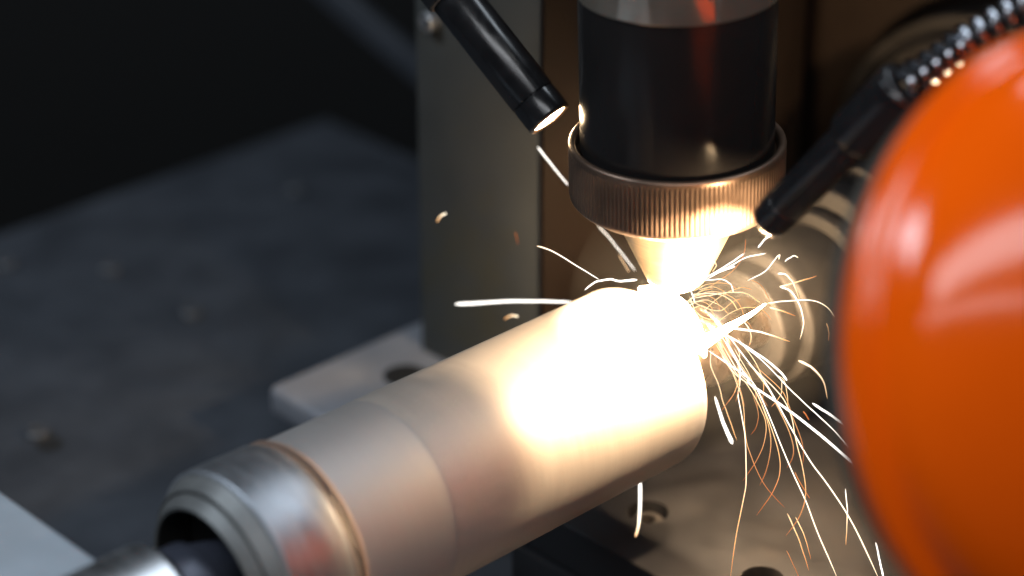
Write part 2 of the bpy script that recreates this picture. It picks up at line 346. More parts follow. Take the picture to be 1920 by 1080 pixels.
 ('hair-thin looping spark trail close beside the nozzle tip',0.149,0.149,0.76,0.48,[(5.3,-11.2,5.1),(6.8,-11.7,4.5),(8.3,-12.2,4.0),(9.7,-12.6,3.6),(10.9,-12.9,3.4),(12.1,-13.2,3.4),(13.1,-13.3,3.6),(14.2,-13.1,4.3),(15.1,-12.9,5.1),(16.1,-12.7,5.9),(16.9,-12.7,6.4),(17.7,-12.7,6.7),(18.5,-12.8,7.0)]),
 ('hair-thin looping spark trail close beside the nozzle tip',0.134,0.134,0.71,0.4,[(2.9,-16.1,6.6),(3.6,-15.9,7.5),(4.3,-15.6,8.3),(5.1,-15.5,9.0),(6.2,-15.5,9.4),(7.5,-15.6,9.6),(8.7,-15.8,9.6),(9.8,-16.2,9.3),(10.7,-16.7,8.8),(11.4,-17.2,8.2),(11.8,-17.7,7.7),(11.9,-18.2,7.0),(12.1,-18.8,6.4)]),
 ('hair-thin looping spark trail close beside the nozzle tip',0.134,0.134,0.71,0.4,[(3.7,-12.2,5.6),(5.0,-12.9,6.1),(6.4,-13.6,6.5),(7.6,-14.4,6.9),(8.6,-15.3,6.9),(9.4,-16.3,6.7),(10.0,-17.4,6.4),(10.2,-18.4,6.1),(10.1,-19.5,5.9),(9.8,-20.5,5.7),(9.5,-21.5,5.5)]),
 ('hair-thin looping spark trail close beside the nozzle tip',0.134,0.134,0.71,0.4,[(5.4,-9.2,5.7),(7.1,-9.5,6.6),(8.9,-9.9,7.5),(10.7,-10.4,8.0),(12.7,-11.2,8.1),(14.8,-12.2,7.8),(16.4,-13.2,7.3),(17.6,-14.4,6.5),(18.3,-15.7,5.6),(18.7,-17.0,4.8),(18.7,-18.0,4.3),(18.3,-19.0,4.0),(18.0,-20.0,3.6)]),
 ('hair-thin looping spark trail close beside the nozzle tip',0.134,0.134,0.71,0.4,[(6.7,-10.2,8.5),(8.0,-9.9,8.6),(9.2,-9.5,8.8),(10.4,-9.1,8.8),(11.5,-8.9,8.6),(12.5,-8.8,8.1),(13.4,-8.8,7.6),(14.0,-8.8,7.0),(14.3,-8.9,6.2),(14.5,-9.0,5.4),(14.7,-9.1,4.5)]),
 ('hair-thin looping spark trail close beside the nozzle tip',0.134,0.134,0.71,0.4,[(3.7,-19.3,6.9),(4.7,-18.9,7.2),(5.8,-18.5,7.5),(6.8,-18.2,7.7),(7.8,-18.1,7.4),(8.8,-18.2,6.8),(9.7,-18.4,6.1),(10.4,-18.5,5.3),(10.7,-18.7,4.5),(11.0,-19.0,3.5),(11.2,-19.2,2.6)]),
 ('hair-thin looping spark trail close beside the nozzle tip',0.134,0.134,0.71,0.4,[(7.4,-16.6,4.6),(8.9,-16.0,5.9),(10.3,-15.5,7.2),(11.8,-15.0,8.3),(13.4,-14.6,9.3),(15.1,-14.2,10.1),(16.7,-14.0,10.7),(18.1,-13.9,11.1),(19.2,-14.0,11.1),(20.2,-14.2,10.9),(21.1,-14.4,10.7)]),
 ('hair-thin looping spark trail close beside the nozzle tip',0.134,0.134,0.71,0.4,[(4.7,-17.0,11.5),(5.7,-17.5,12.4),(6.8,-17.9,13.4),(7.9,-18.4,14.3),(9.3,-19.0,14.9),(11.0,-19.7,15.5),(12.6,-20.4,15.8),(13.8,-21.3,16.0),(14.7,-22.2,16.0),(15.4,-23.2,15.9),(16.1,-24.2,15.8)]),
 ('hair-thin looping spark trail close beside the nozzle tip',0.134,0.134,0.71,0.4,[(9.7,-20.0,2.0),(11.6,-19.1,3.0),(13.5,-18.1,4.1),(15.2,-17.3,4.9),(16.8,-16.6,5.4),(18.3,-16.0,5.7),(19.8,-15.6,5.7),(21.4,-15.3,5.6),(23.0,-15.1,5.2),(24.3,-15.0,4.6),(25.3,-15.0,3.7),(26.1,-15.1,2.7),(26.9,-15.3,1.6)]),
 ('hair-thin looping spark trail close beside the nozzle tip',0.134,0.134,0.71,0.4,[(12.7,-19.9,1.9),(13.9,-19.5,2.4),(15.1,-19.0,2.9),(16.3,-18.6,3.3),(17.3,-18.4,3.4),(18.3,-18.3,3.3),(19.2,-18.3,3.0),(19.9,-18.3,2.5),(20.6,-18.5,1.8),(21.1,-18.7,1.0),(21.7,-19.0,0.3)]),
 ('short fan spark trail hugging the right side of the shaft end',0.149,0.223,0.76,0.56,[(10.3,-16.2,-6.9),(10.3,-16.7,-8.6),(10.2,-17.3,-10.3),(10.5,-17.9,-12.1),(11.3,-18.5,-14.0),(12.3,-19.2,-16.0),(12.9,-19.7,-17.7),(13.3,-20.1,-19.0),(13.6,-20.5,-20.4),(14.1,-21.0,-22.0),(14.8,-21.5,-23.6),(15.5,-22.1,-25.5),(16.3,-22.8,-27.5),(17.1,-23.7,-29.7),(18.0,-24.5,-32.0)]),
 ('long spark trail falling nearly straight and turning orange lowest',0.223,0.298,1,0.45,[(11.8,-19.3,-0.1),(15.4,-21.8,-4.3),(17.7,-24.0,-8.1),(17.8,-25.9,-11.1),(17.6,-27.2,-13.1),(17.2,-28.4,-14.8),(17.8,-30.3,-17.9),(18.5,-32.4,-21.3),(19.1,-34.4,-24.7),(19.3,-37.5,-30.0),(19.3,-40.9,-35.9),(18.6,-43.0,-39.5),(17.7,-45.2,-43.2),(16.6,-47.9,-47.8),(15.7,-50.8,-52.8),(14.9,-53.9,-58.1)]),
 ('fan spark trail bending away right and fading out above the socket screw',0.186,0.149,0.76,0.2,[(11.5,-18.8,-3.2),(13.8,-20.6,-6.9),(15.6,-22.2,-10.2),(16.6,-23.2,-12.4),(17.5,-24.2,-14.6),(18.5,-25.3,-17.0),(19.2,-26.9,-20.4),(19.5,-29.3,-25.3),(20.1,-31.1,-29.0),(21.1,-32.4,-31.7),(22.4,-33.8,-34.8),(24.1,-35.3,-38.0),(25.9,-36.5,-40.5),(27.8,-37.4,-42.5),(29.3,-38.0,-44.0),(30.8,-38.6,-45.3)]),
 ('leftward curling fan spark trail,nearest the shaft of the curled ones',0.186,0.186,0.8,0.28,[(11.1,-22.9,-2.1),(13.5,-24.7,-5.6),(15.8,-26.2,-8.8),(17.6,-26.9,-10.4),(19.1,-27.3,-11.4),(20.7,-28.3,-13.5),(22.4,-29.6,-16.1),(23.7,-30.7,-18.6),(24.7,-31.8,-20.8),(25.0,-32.9,-23.1),(24.7,-34.0,-25.5),(24.1,-35.0,-27.7),(23.1,-36.0,-29.8),(21.9,-36.9,-31.9),(20.3,-38.0,-34.0),(18.6,-39.0,-36.3)]),
 ('narrow fan spark trail with its lowest third curling slightly left',0.186,0.186,0.8,0.28,[(12.7,-16.9,-5.4),(15.1,-18.7,-9.3),(17.4,-20.3,-12.7),(19.4,-21.0,-14.5),(21.1,-21.3,-15.6),(22.5,-21.9,-17.1),(23.8,-22.6,-19.1),(25.0,-23.9,-21.9),(26.3,-25.5,-25.6),(27.0,-26.9,-28.6),(27.2,-27.8,-30.9),(27.0,-28.9,-33.3),(26.5,-30.0,-36.0),(25.8,-31.0,-38.4),(25.0,-31.8,-40.2),(24.2,-32.4,-41.9)]),
 ('widest leftward loop among the fan spark trails,ending low',0.223,0.223,0.8,0.28,[(12.5,-23.3,-1.3),(14.9,-25.0,-5.1),(17.2,-26.5,-8.6),(19.1,-27.2,-10.5),(20.9,-27.6,-12.0),(23.2,-29.3,-15.9),(25.7,-31.8,-21.2),(27.3,-33.6,-25.3),(28.3,-34.9,-28.4),(28.9,-36.0,-31.2),(29.0,-36.9,-33.5),(28.7,-37.8,-35.8),(27.8,-38.7,-38.2),(26.5,-39.6,-40.7),(24.6,-40.6,-43.3),(22.6,-41.7,-45.9)]),
 ('long straight spark trail leaving the bottom edge beside the socket screws',0.223,0.298,1,0.8,[(12.6,-22.0,0.2),(15.4,-24.5,-4.0),(18.1,-26.7,-7.8),(20.1,-28.1,-9.9),(21.7,-29.3,-11.5),(23.8,-31.5,-15.1),(26.2,-34.3,-20.0),(28.3,-37.0,-24.6),(30.4,-39.6,-29.0),(32.3,-41.9,-32.8),(34.0,-43.9,-35.9),(35.8,-46.0,-39.4),(37.5,-48.4,-43.5),(39.4,-50.9,-47.7),(41.7,-53.6,-52.2),(43.9,-56.2,-56.7)]),
 ('longest bright spark trail running to the bottom edge near the orange cap',0.261,0.335,1,0.8,[(14.5,-17.2,-1.8),(18.0,-19.0,-5.9),(21.1,-20.6,-9.6),(23.2,-21.5,-11.9),(24.9,-22.2,-13.8),(27.6,-24.0,-17.8),(30.8,-26.4,-23.1),(33.6,-28.5,-27.6),(36.1,-30.3,-31.6),(38.8,-32.0,-35.5),(41.9,-33.6,-39.2),(45.0,-35.4,-43.2),(48.1,-37.4,-47.5),(51.1,-39.6,-52.4),(54.2,-42.3,-58.2),(57.3,-45.2,-64.3)]),
 ('thickest white spark trail slanting down to the orange cap',0.372,0.819,1,1,[(8.9,-21.6,-4.5),(13.7,-22.8,-7.5),(18.2,-24.0,-10.3),(20.5,-24.6,-12.0),(20.2,-24.6,-12.5),(20.8,-24.8,-13.5),(24.6,-25.7,-15.9),(29.5,-27.0,-18.9),(33.8,-28.2,-21.8),(37.5,-29.3,-24.5),(41.3,-30.5,-27.3),(45.5,-31.9,-30.6),(49.5,-33.2,-33.8),(52.0,-34.0,-35.9),(53.1,-34.2,-36.9),(53.9,-34.4,-37.7)]),
 ('slim white spark slanting down to the orange cap above the thickest one',0.223,0.335,1,0.9,[(16.0,-18.2,-2.4),(19.3,-19.6,-4.5),(22.7,-21.1,-6.6),(25.8,-22.7,-9.0),(28.8,-24.4,-11.7),(31.6,-26.0,-14.2),(34.0,-27.4,-16.1),(36.2,-28.6,-17.9),(38.8,-30.0,-19.8),(41.5,-31.4,-21.9),(44.2,-32.9,-24.1),(46.9,-34.7,-26.8),(49.3,-36.4,-29.5),(51.0,-37.7,-31.2),(51.7,-38.5,-32.1),(52.4,-39.2,-32.9)]),
 ('short thick slanting spark close to the orange cap',0.595,0.595,1,0.95,[(37.9,-28.6,-17.4),(39.2,-29.7,-17.8),(40.4,-30.8,-18.2),(41.7,-31.9,-18.5),(42.9,-33.0,-18.9),(44.2,-34.2,-19.4),(45.4,-35.3,-19.9),(46.7,-36.5,-20.4),(47.9,-37.7,-20.9)]),
 ('rightmost short orange fan trail ending above the paired orange sparks',0.149,0.186,0.59,0.28,[(21.4,-25.7,-6.7),(24.6,-27.4,-9.1),(27.6,-29.1,-11.3),(29.4,-30.5,-12.9),(30.0,-31.4,-13.8),(30.5,-32.4,-14.7),(31.1,-33.7,-16.1),(31.7,-35.0,-17.7),(32.5,-36.4,-19.4),(33.4,-37.9,-21.3),(34.1,-39.4,-23.1),(34.4,-40.6,-24.4),(34.5,-41.7,-25.5),(34.4,-42.6,-26.4),(34.3,-43.5,-27.0),(34.1,-44.3,-27.5)]),
 ('fan spark trail curling left beside the rightmost orange one',0.186,0.186,0.76,0.28,[(19.1,-19.2,-7.5),(21.9,-20.6,-10.9),(24.6,-21.9,-14.2),(26.2,-22.6,-16.2),(26.6,-22.6,-16.9),(27.2,-22.8,-18.0),(28.7,-23.9,-20.8),(30.5,-25.2,-24.1),(31.8,-26.2,-26.7),(32.7,-27.0,-28.9),(33.3,-27.6,-30.8),(33.6,-28.1,-32.5),(33.6,-28.5,-34.0),(33.2,-28.9,-35.5),(32.6,-29.2,-36.8),(31.8,-29.5,-38.1)]),
 ('long bowed fan trail curling left into the paired orange sparks',0.223,0.223,0.8,0.32,[(19.5,-24.7,-6.7),(24.6,-27.3,-10.5),(28.7,-29.8,-14.0),(30.7,-31.8,-16.7),(31.9,-33.9,-19.5),(32.5,-36.2,-22.7),(33.3,-38.4,-25.9),(34.2,-40.6,-28.9),(34.8,-42.7,-31.6),(35.2,-44.6,-34.1),(35.2,-46.2,-36.0),(34.9,-47.5,-37.4),(34.2,-49.0,-39.1),(33.1,-50.6,-40.9),(31.4,-52.2,-42.8),(29.4,-53.8,-44.7)]),
 ('fat white spark just right of the shaft end',0.595,1.116,1,1,[(12.0,-16.6,-22.2),(12.6,-17.5,-23.9),(13.2,-18.4,-25.6),(13.8,-19.2,-27.3),(14.4,-20.1,-28.9),(15.1,-20.8,-30.3),(15.7,-21.5,-31.6),(16.4,-22.1,-32.9),(17.0,-22.8,-34.2)]),
 ('thick white spark turning orange dropping below the shaft',0.893,0.595,1,0.6,[(-8.1,-11.2,-53.1),(-8.1,-12.6,-55.8),(-8.1,-14.0,-58.5),(-8.2,-15.3,-60.9),(-8.3,-16.1,-62.6),(-8.4,-16.7,-63.8),(-8.5,-17.2,-64.7),(-8.7,-17.7,-65.6),(-8.9,-18.1,-66.5),(-9.2,-18.5,-67.3),(-9.5,-19.0,-68.1)]),
 ('orange spark pair low in the fan,left one',0.298,0.186,0.7,0.4,[(31.8,-37.0,-48.3),(32.6,-37.9,-49.7),(33.3,-38.8,-51.1),(34.0,-39.7,-52.5),(34.7,-40.6,-53.8),(35.3,-41.5,-55.2),(35.8,-42.4,-56.6),(36.3,-43.2,-57.9),(36.8,-44.0,-59.2),(37.2,-44.8,-60.4),(37.6,-45.6,-61.6)]),
 ('orange spark pair low in the fan,right one',0.261,0.149,0.7,0.35,[(33.4,-42.3,-46.0),(34.0,-43.5,-46.9),(34.6,-44.6,-47.8),(35.2,-45.7,-48.7),(35.6,-46.7,-49.5),(35.9,-47.8,-50.2),(36.2,-48.8,-50.9),(36.4,-49.7,-51.6),(36.6,-50.7,-52.2),(36.8,-51.6,-52.7),(36.9,-52.5,-53.3)]),
 ('small orange spark leaving the bottom edge',0.186,0.186,0.42,0.32,[(31.1,-45.1,-55.3),(31.7,-45.3,-56.4),(32.2,-45.5,-57.5),(32.7,-45.7,-58.6),(33.2,-45.9,-59.7),(33.7,-46.0,-60.7),(34.1,-46.2,-61.6),(34.5,-46.3,-62.5),(34.9,-46.4,-63.5)]),
 ('upright thin spark crossing the longest trail near the orange cap',0.298,0.186,0.95,0.5,[(47.3,-38.3,-39.2),(47.4,-39.2,-40.4),(47.5,-40.2,-41.6),(47.6,-41.2,-42.7),(47.7,-42.1,-43.9),(47.6,-43.0,-45.0),(47.5,-44.0,-46.1),(47.4,-44.9,-47.4),(47.3,-46.0,-48.7),(47.1,-47.1,-50.1),(47.0,-48.2,-51.5)]),
 ('short white spark in the lower corner by the orange cap',0.447,0.447,1,1,[(55.1,-48.5,-50.2),(55.5,-48.7,-51.7),(55.9,-49.0,-53.2),(56.2,-49.2,-54.7),(56.6,-49.4,-56.1),(56.9,-49.6,-57.5),(57.3,-49.7,-58.8),(57.6,-49.8,-60.1),(58.0,-50.0,-61.4)]),
 ('dim orange fleck between the slanting trails',0.372,0.298,0.35,0.3,[(35.1,-32.0,-18.0),(35.3,-32.5,-18.2),(35.6,-33.0,-18.3),(35.8,-33.5,-18.5),(36.0,-34.0,-18.7),(36.2,-34.5,-18.9),(36.4,-35.0,-19.1)]),
 ('thin orange spark crossing leftwards beside the shaft end',0.149,0.149,0.42,0.24,[(17.2,-22.5,-17.1),(16.6,-23.6,-17.2),(16.1,-24.7,-17.4),(15.5,-25.8,-17.5),(14.9,-26.9,-17.7),(14.3,-28.0,-17.9),(13.7,-29.1,-18.0),(13.1,-30.2,-18.2),(12.5,-31.2,-18.4)]),
 ('hair-thin spark trail in the downward fan right of the shaft',0.149,0.149,0.5,0.2,[(21.8,-23.9,-17.4),(22.4,-24.2,-19.0),(23.0,-24.5,-20.6),(23.4,-24.8,-22.1),(23.6,-25.1,-23.5),(23.5,-25.3,-24.8),(23.3,-25.5,-26.1),(23.0,-25.5,-27.2),(22.7,-25.5,-28.0),(22.2,-25.4,-28.8),(21.8,-25.4,-29.6)]),
 ('dim orange spark beside the bowed fan trail',0.298,0.223,0.4,0.3,[(33.4,-34.7,-36.0),(33.9,-34.9,-37.0),(34.4,-35.1,-38.0),(34.9,-35.3,-38.9),(35.5,-35.5,-39.9),(36.1,-35.7,-40.9),(36.7,-35.9,-41.8),(37.3,-36.2,-42.8),(37.9,-36.4,-43.7)]),
 ('hair-thin spark trail in the downward fan right of the shaft',0.149,0.186,0.8,0.4,[(12.6,-24.3,-4.7),(13.0,-24.9,-5.1),(13.3,-25.4,-5.5),(13.8,-26.1,-6.1),(14.5,-26.8,-7.0),(15.4,-27.7,-8.1),(16.3,-28.7,-9.3),(17.1,-29.8,-10.8),(17.7,-30.9,-12.4),(18.2,-32.2,-14.1),(18.7,-33.4,-15.9)]),
 ('hair-thin spark trail in the downward fan right of the shaft',0.149,0.186,0.8,0.4,[(16.1,-23.0,-3.1),(17.4,-23.8,-5.3),(18.8,-24.5,-7.5),(20.1,-25.2,-9.6),(21.1,-25.9,-11.7),(21.8,-26.5,-13.6),(22.3,-27.0,-15.4),(22.6,-27.5,-17.2),(23.0,-28.1,-19.0)]),
 ('hair-thin spark trail in the downward fan right of the shaft',0.149,0.186,0.8,0.4,[(17.2,-20.4,-1.2),(18.7,-21.6,-3.0),(20.3,-22.8,-4.7),(21.7,-24.0,-6.4),(22.7,-25.1,-7.9),(23.4,-26.1,-9.3),(24.0,-27.1,-10.7),(24.2,-28.2,-12.2),(24.1,-29.3,-13.8),(23.8,-30.4,-15.4),(23.5,-31.5,-16.9)]),
 ('hair-thin spark trail in the downward fan right of the shaft',0.149,0.186,0.8,0.4,[(15.4,-15.1,-6.4),(16.4,-15.6,-8.0),(17.4,-16.1,-9.6),(18.4,-16.6,-11.2),(19.5,-17.1,-12.8),(20.6,-17.6,-14.3),(21.8,-18.1,-15.9),(23.0,-18.7,-17.7),(24.2,-19.3,-19.5),(25.4,-20.0,-21.4),(26.7,-20.6,-23.3)]),
 ('hair-thin spark trail in the downward fan right of the shaft',0.149,0.186,0.8,0.4,[(14.4,-14.4,-4.5),(15.2,-15.4,-5.8),(16.1,-16.3,-7.2),(16.8,-17.3,-8.6),(17.5,-18.2,-9.9),(18.0,-19.2,-11.3),(18.2,-20.2,-12.7),(18.0,-21.2,-14.2),(17.4,-22.3,-15.8),(16.7,-23.3,-17.2),(16.0,-24.0,-18.2),(15.2,-24.7,-19.0),(14.4,-25.3,-19.7)]),
 ('hair-thin spark trail in the downward fan right of the shaft',0.149,0.186,0.8,0.4,[(28.5,-23.5,-11.4),(29.2,-23.6,-11.9),(29.8,-23.7,-12.3),(30.4,-23.9,-13.0),(30.8,-24.4,-14.2),(31.1,-25.1,-15.8),(31.4,-25.8,-17.5),(31.4,-26.3,-18.7),(31.3,-26.6,-19.5),(31.1,-26.8,-20.1),(30.9,-27.0,-20.8)]),
 ('hair-thin spark trail in the downward fan right of the shaft',0.149,0.186,0.8,0.4,[(29.7,-24.2,-12.6),(29.6,-25.2,-13.2),(29.5,-26.2,-13.8),(29.4,-27.2,-14.4),(29.1,-28.2,-14.9),(28.5,-29.1,-15.4),(27.8,-30.1,-15.9),(27.0,-31.0,-16.3),(26.2,-31.9,-16.7)]),
 ('hair-thin spark trail in the downward fan right of the shaft',0.149,0.186,0.8,0.4,[(15.3,-19.2,-1.3),(16.2,-20.5,-2.5),(17.1,-21.8,-3.7),(17.6,-23.0,-4.8),(17.6,-24.2,-5.9),(17.2,-25.4,-6.9),(17.0,-26.6,-7.9),(17.1,-27.7,-8.8),(17.3,-28.8,-9.6),(17.3,-29.9,-10.6),(17.0,-31.1,-11.6),(16.6,-32.4,-12.8),(16.1,-33.6,-14.0)]),
]

# ================================================================== setting
o = link_mesh('wall', box(-1500, 1500, 900, 920, -500, 1500, 0), M['dark_wall'], smooth=False)
o['kind'] = 'structure'
o = link_mesh('floor', box(-1500, 1500, -1200, 900, -520, -500, 0), M['dark_wall'], smooth=False)
o['kind'] = 'structure'

table = bpy.data.objects.new('table', None)
table.location = Vector(shaft_pt(0, 0, 0)) * S
table.rotation_euler = (0, 0, ROTZ)
COL.objects.link(table)
table['kind'] = 'structure'
# local frame of anything rotated by ROTZ: x = s, y = -n
tt = link_mesh('table_top', box(-420, 173, -230, 364, -140, -110, 2.5, 3), M['table'], table)

def cap_screw_bm(r, h, hexr):
    bm = lathe([(0.0, r), (h - r * .12, r), (h, r * .88), (h, hexr), (h * .35, hexr), (h * .35, 0)], 24, 'Z')
    return bm
bolt_src = None
def table_bolt(x, y, r=4.2):
    global bolt_src
    p = Vector((x, y, 0))
    s, n = p.dot(AX), p.dot(NX) + 6.31
    loc = Vector((s, -n, -110.0)) * S
    if bolt_src is None:
        bolt_src = link_mesh('bolt', cap_screw_bm(r, 2.6, 1.9), M['stud'], table)
        bolt_src.location = loc
    else:
        share(bolt_src, table, loc)
for x, y in ((-136.8, 307.7), (-203.9, 234.1), (-246.3, 237.9), (-167.4, 197.4), (-210, 108)):
    table_bolt(x, y)
hole = link_mesh('bolt_recess', lathe([(-109.4, 4.6), (-109.7, 3.4), (-109.9, 0)], 32, 'Z'), M['deep_black'], table)  # raised black disc; the hole's shade is only its colour
p = Vector((-205, 102, 0)); hole.location = Vector((p.dot(AX), -(p.dot(NX) + 6.31), 0)) * S

# ================================================================== machine column and its foot
col = thing('machine_column', 'tall grey painted machine column standing behind the nozzle', 'column', shaft_pt(0, 0, -110), (0, 0, ROTZ))
link_mesh('post', box(24.3, 150, 72.1, 130.8, 28, 330, 1.2, 3), M['column'], col)
link_mesh('shade_sheet', box(23.9, 148, 70.4, 72.4, 30, 326, .3), M['dark_brown'], col)  # added dark sheet; puts shade into the colour of the column's right side
# (z is relative to the foot at -110)
for (yy, zz) in ((121.5, 153.0),):
    b = link_mesh('bolt', lathe([(0, 3.4), (3.2, 3.4), (4.0, 2.8), (4.0, 1.4), (2.0, 1.4), (2.0, 0)], 24, 'X'), M['bolt_steel'], col)
    b.location = Vector((24.3, yy, zz)) * S
    b.rotation_euler = (0, 0, math.pi)

foot = thing('base_block', 'pale grey mounting block at the foot of the column left of the shaft', 'block', shaft_pt(0, 0, -110), (0, 0, ROTZ))
link_mesh('plate', box(-30, 165, 62, 147, 19, 30, 2.6, 3), M['plate_grey'], foot)
link_mesh('riser', box(-14, 160, 70, 132, 0, 19.2, 1.0, 2), M['dark_brown'], foot)  # dark colour carries the shadow beneath the plate
sl = link_mesh('slot_cap', lathe([(30.2, 7.5), (30.4, 6.4), (30.2, 0)], 40, 'Z'), M['deep_black'], foot)
sl.location = Vector((7.8, 120.2, 0)) * S

strut = tag(link_mesh('frame_strut', box(-90, 90, -5, 5, -5, 5, 1.5), M['table']), 'dim blurred strut slanting in the dark behind the column', 'strut')
strut.location = Vector((-101, 345, -54)) * S
strut.rotation_euler = (0, math.radians(36), math.radians(-20))

# ================================================================== fixture under the shaft
fix = thing('fixture_base', 'steel fixture base with socket screws below the shaft end', 'machine base', shaft_pt(0, 0, -110), (0, 0, ROTZ))
up_ = link_mesh('upper_plate', box(-19.3, 170, -135, 36, 16.2, 32, 0.7, 2), M['fixture'], fix)
lo_ = link_mesh('lower_plate', box(-21.4, 171, -134, 37.5, 0, 15.4, 0.7, 2), M['fixture'], fix)
screws = ((3.8, 3.6), (2.2, -43.8), (62, -46))
def counterbore(x, y):
    bm = lathe([(22, 0), (22, 6.3), (40, 6.3), (40, 0)], 48, 'Z')
    bmesh.ops.translate(bm, vec=Vector((x, y, 0)) * S, verts=bm.verts[:])
    return bm
apply_cut(up_, [counterbore(x, y) for x, y in screws])
for p_ in up_.data.polygons: p_.use_smooth = False
first = None
for x, y in screws:
    loc = Vector((x, y, 22.2)) * S
    if first is None:
        first = link_mesh('socket_screw', cap_screw_bm(4.9, 7.2, 2.4), M['worn_steel'], fix)
        first.location = loc
    else:
        share(first, fix, loc)

# ================================================================== spindle and headstock
sp = thing('spindle', 'stepped steel spindle nose holding the far end of the shaft', 'spindle', C0, (0, 0, ROTZ))
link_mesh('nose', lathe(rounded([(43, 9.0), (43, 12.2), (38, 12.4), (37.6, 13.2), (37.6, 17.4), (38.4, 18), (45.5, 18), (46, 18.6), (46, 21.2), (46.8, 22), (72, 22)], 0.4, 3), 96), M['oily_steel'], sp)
link_mesh('recess', lathe([(42.8, 12.0), (42.9, 0)], 64), M['deep_black'], sp)
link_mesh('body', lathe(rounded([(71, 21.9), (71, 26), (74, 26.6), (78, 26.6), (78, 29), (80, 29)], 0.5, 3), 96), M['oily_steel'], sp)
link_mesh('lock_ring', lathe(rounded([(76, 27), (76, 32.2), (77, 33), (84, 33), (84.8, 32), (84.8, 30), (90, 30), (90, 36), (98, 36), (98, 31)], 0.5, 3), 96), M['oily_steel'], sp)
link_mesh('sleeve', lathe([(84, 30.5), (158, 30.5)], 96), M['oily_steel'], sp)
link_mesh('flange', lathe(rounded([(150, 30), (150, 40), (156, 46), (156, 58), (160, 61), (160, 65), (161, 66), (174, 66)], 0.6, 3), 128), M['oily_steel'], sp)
# small driven journal between shaft end and spindle
drv = thing('drive_dog', 'stepped drive journal between the shaft end and the spindle', 'journal', C0, (0, 0, ROTZ))
link_mesh('stem', lathe(rounded([(-5, 8.5), (8, 8.5), (8, 11.5), (15, 11.5), (15, 9), (20, 9), (20, 12.5), (26, 12.5), (26, 8), (43.2, 8), (43.2, 0)], 0.5, 3), 72), M['warm_lit_metal'], drv)

hs = thing('headstock', 'dark brown headstock housing behind the spindle flange', 'headstock', shaft_pt(0, 0, -78), (0, 0, ROTZ))
link_mesh('housing', box(174.5, 330, -90, 200, 0, 300, 3, 3), M['dark_brown'], hs)

# ================================================================== workpiece
wk = thing('steel_shaft', 'large pale steel shaft glowing white at its right end', 'shaft', C0, (0, 0, ROTZ))
RS = 27.45
link_mesh('ground_section', lathe([(-133.0, RS), (-101.6, RS)], 192), M['ground_steel'], wk)
clad_prof = [(-101.6, RS - .3), (-101.6, RS + .02), (-101.3, RS + .12), (-8.6, RS + .12)]
for k in range(1, 9):
    t = k / 8 * math.pi / 2
    clad_prof.append((-8.6 + 4.6 * math.sin(t), RS + .12 - 4.6 * (1 - math.cos(t))))
clad_prof += [(-4.0, 8.4)]
link_mesh('clad_section', lathe(clad_prof, 192), M['clad_steel'], wk)
for s_ in (-135.3, -132.7):
    link_mesh('seam_ring', lathe([(s_ - .5, RS - .6), (s_ - .4, RS + .75), (s_ + .1, RS + .8), (s_ + 1.1, RS + .15), (s_ + 1.2, RS - .6)], 192), M['lit_seam'], wk, angle=20)
collar_prof = [(-135.7, RS - .2), (-135.7, RS + .75), (-136.2, RS + .95), (-143, RS + 1.15), (-150, RS + 1.2), (-154.2, RS + 1.0), (-154.8, RS + .5), (-155.0, RS + .1)]
cl = link_mesh('end_collar', lathe(collar_prof, 160), M['collar_steel'], wk)
link_mesh('chamfer_ring', lathe([(-154.95, RS + .1), (-158.7, 25.3), (-158.9, 24.7)], 160), M['chamfer_steel'], cl, angle=15)
link_mesh('groove', lathe([(-158.85, 24.9), (-158.2, 24.5), (-158.2, 24.1), (-159.2, 23.9)], 160), M['deep_black'], cl)
link_mesh('inner_ring', lathe([(-159.0, 24.15), (-159.4, 24.1), (-162.1, 21.7), (-161.9, 20.9), (-150, 20.4)], 160), M['chamfer_steel'], cl, angle=15)
link_mesh('bore', lathe([(-161.4, 20.55), (-151, 20.3), (-150, 11), (-150, 0)], 96), M['deep_black'], wk)

# ================================================================== tailstock
ts = thing('tailstock', 'pale blue-grey tailstock holding the near end of the shaft', 'tailstock', shaft_pt(0, 0, -110), (0, 0, ROTZ))
link_mesh('housing', box(-330, -184, -60, 92, 0, 98.0, 2.2, 3), M['tailstock'], ts)
qz = C0.z + 110
q = link_mesh('quill', lathe(rounded([(-215, 17.8), (-176, 17.8), (-173.2, 15.6), (-173.2, 8)], .8, 3), 72), M['bright_steel'], ts)
q.location = (0, 0, qz * S)
q = link_mesh('center_pin', lathe(rounded([(-174, 13.8), (-165, 13.8), (-164, 12.6), (-149, 8.5)], .4, 3), 64), M['blued_steel'], ts)
q.location = (0, 0, qz * S)

# ================================================================== laser head
lh = thing('laser_head', 'black laser head with ribbed bronze ring and pointed nozzle', 'laser head', (1.4, 0, 0), (0, math.radians(-1.6), 0))
NF = 140
def flute(i, x, r, t):
    if not (34.4 <= x <= 48.3) or r < 29: return r
    ph = (t * NF / (2 * math.pi)) % 1.0
    d = abs(ph - .5) * 2
    g = max(0.0, (d - .45) / .55)
    ends = min(1, (x - 34.4) / .7, (48.3 - x) / .7)
    return r - .42 * min(1, g * 1.6) * max(0, ends)
ring_prof = [(31.6, 18.6), (31.6, 25.6), (31.8, 26.8), (32.3, 28.0), (33.1, 29.1), (33.8, 29.7), (34.4, 29.95), (35.1, 30.0), (39, 30.0), (44, 30.0), (47.6, 30.0), (48.3, 30.0),
             (49.3, 30.0), (49.9, 29.85), (50.2, 29.4), (50.2, 28.6), (49.6, 27.9), (47.0, 27.5), (46.6, 26.4)]
link_mesh('knurled_ring', lathe(ring_prof, NF * 8, 'Z', rfun=flute), M['tawny'], lh, angle=50)
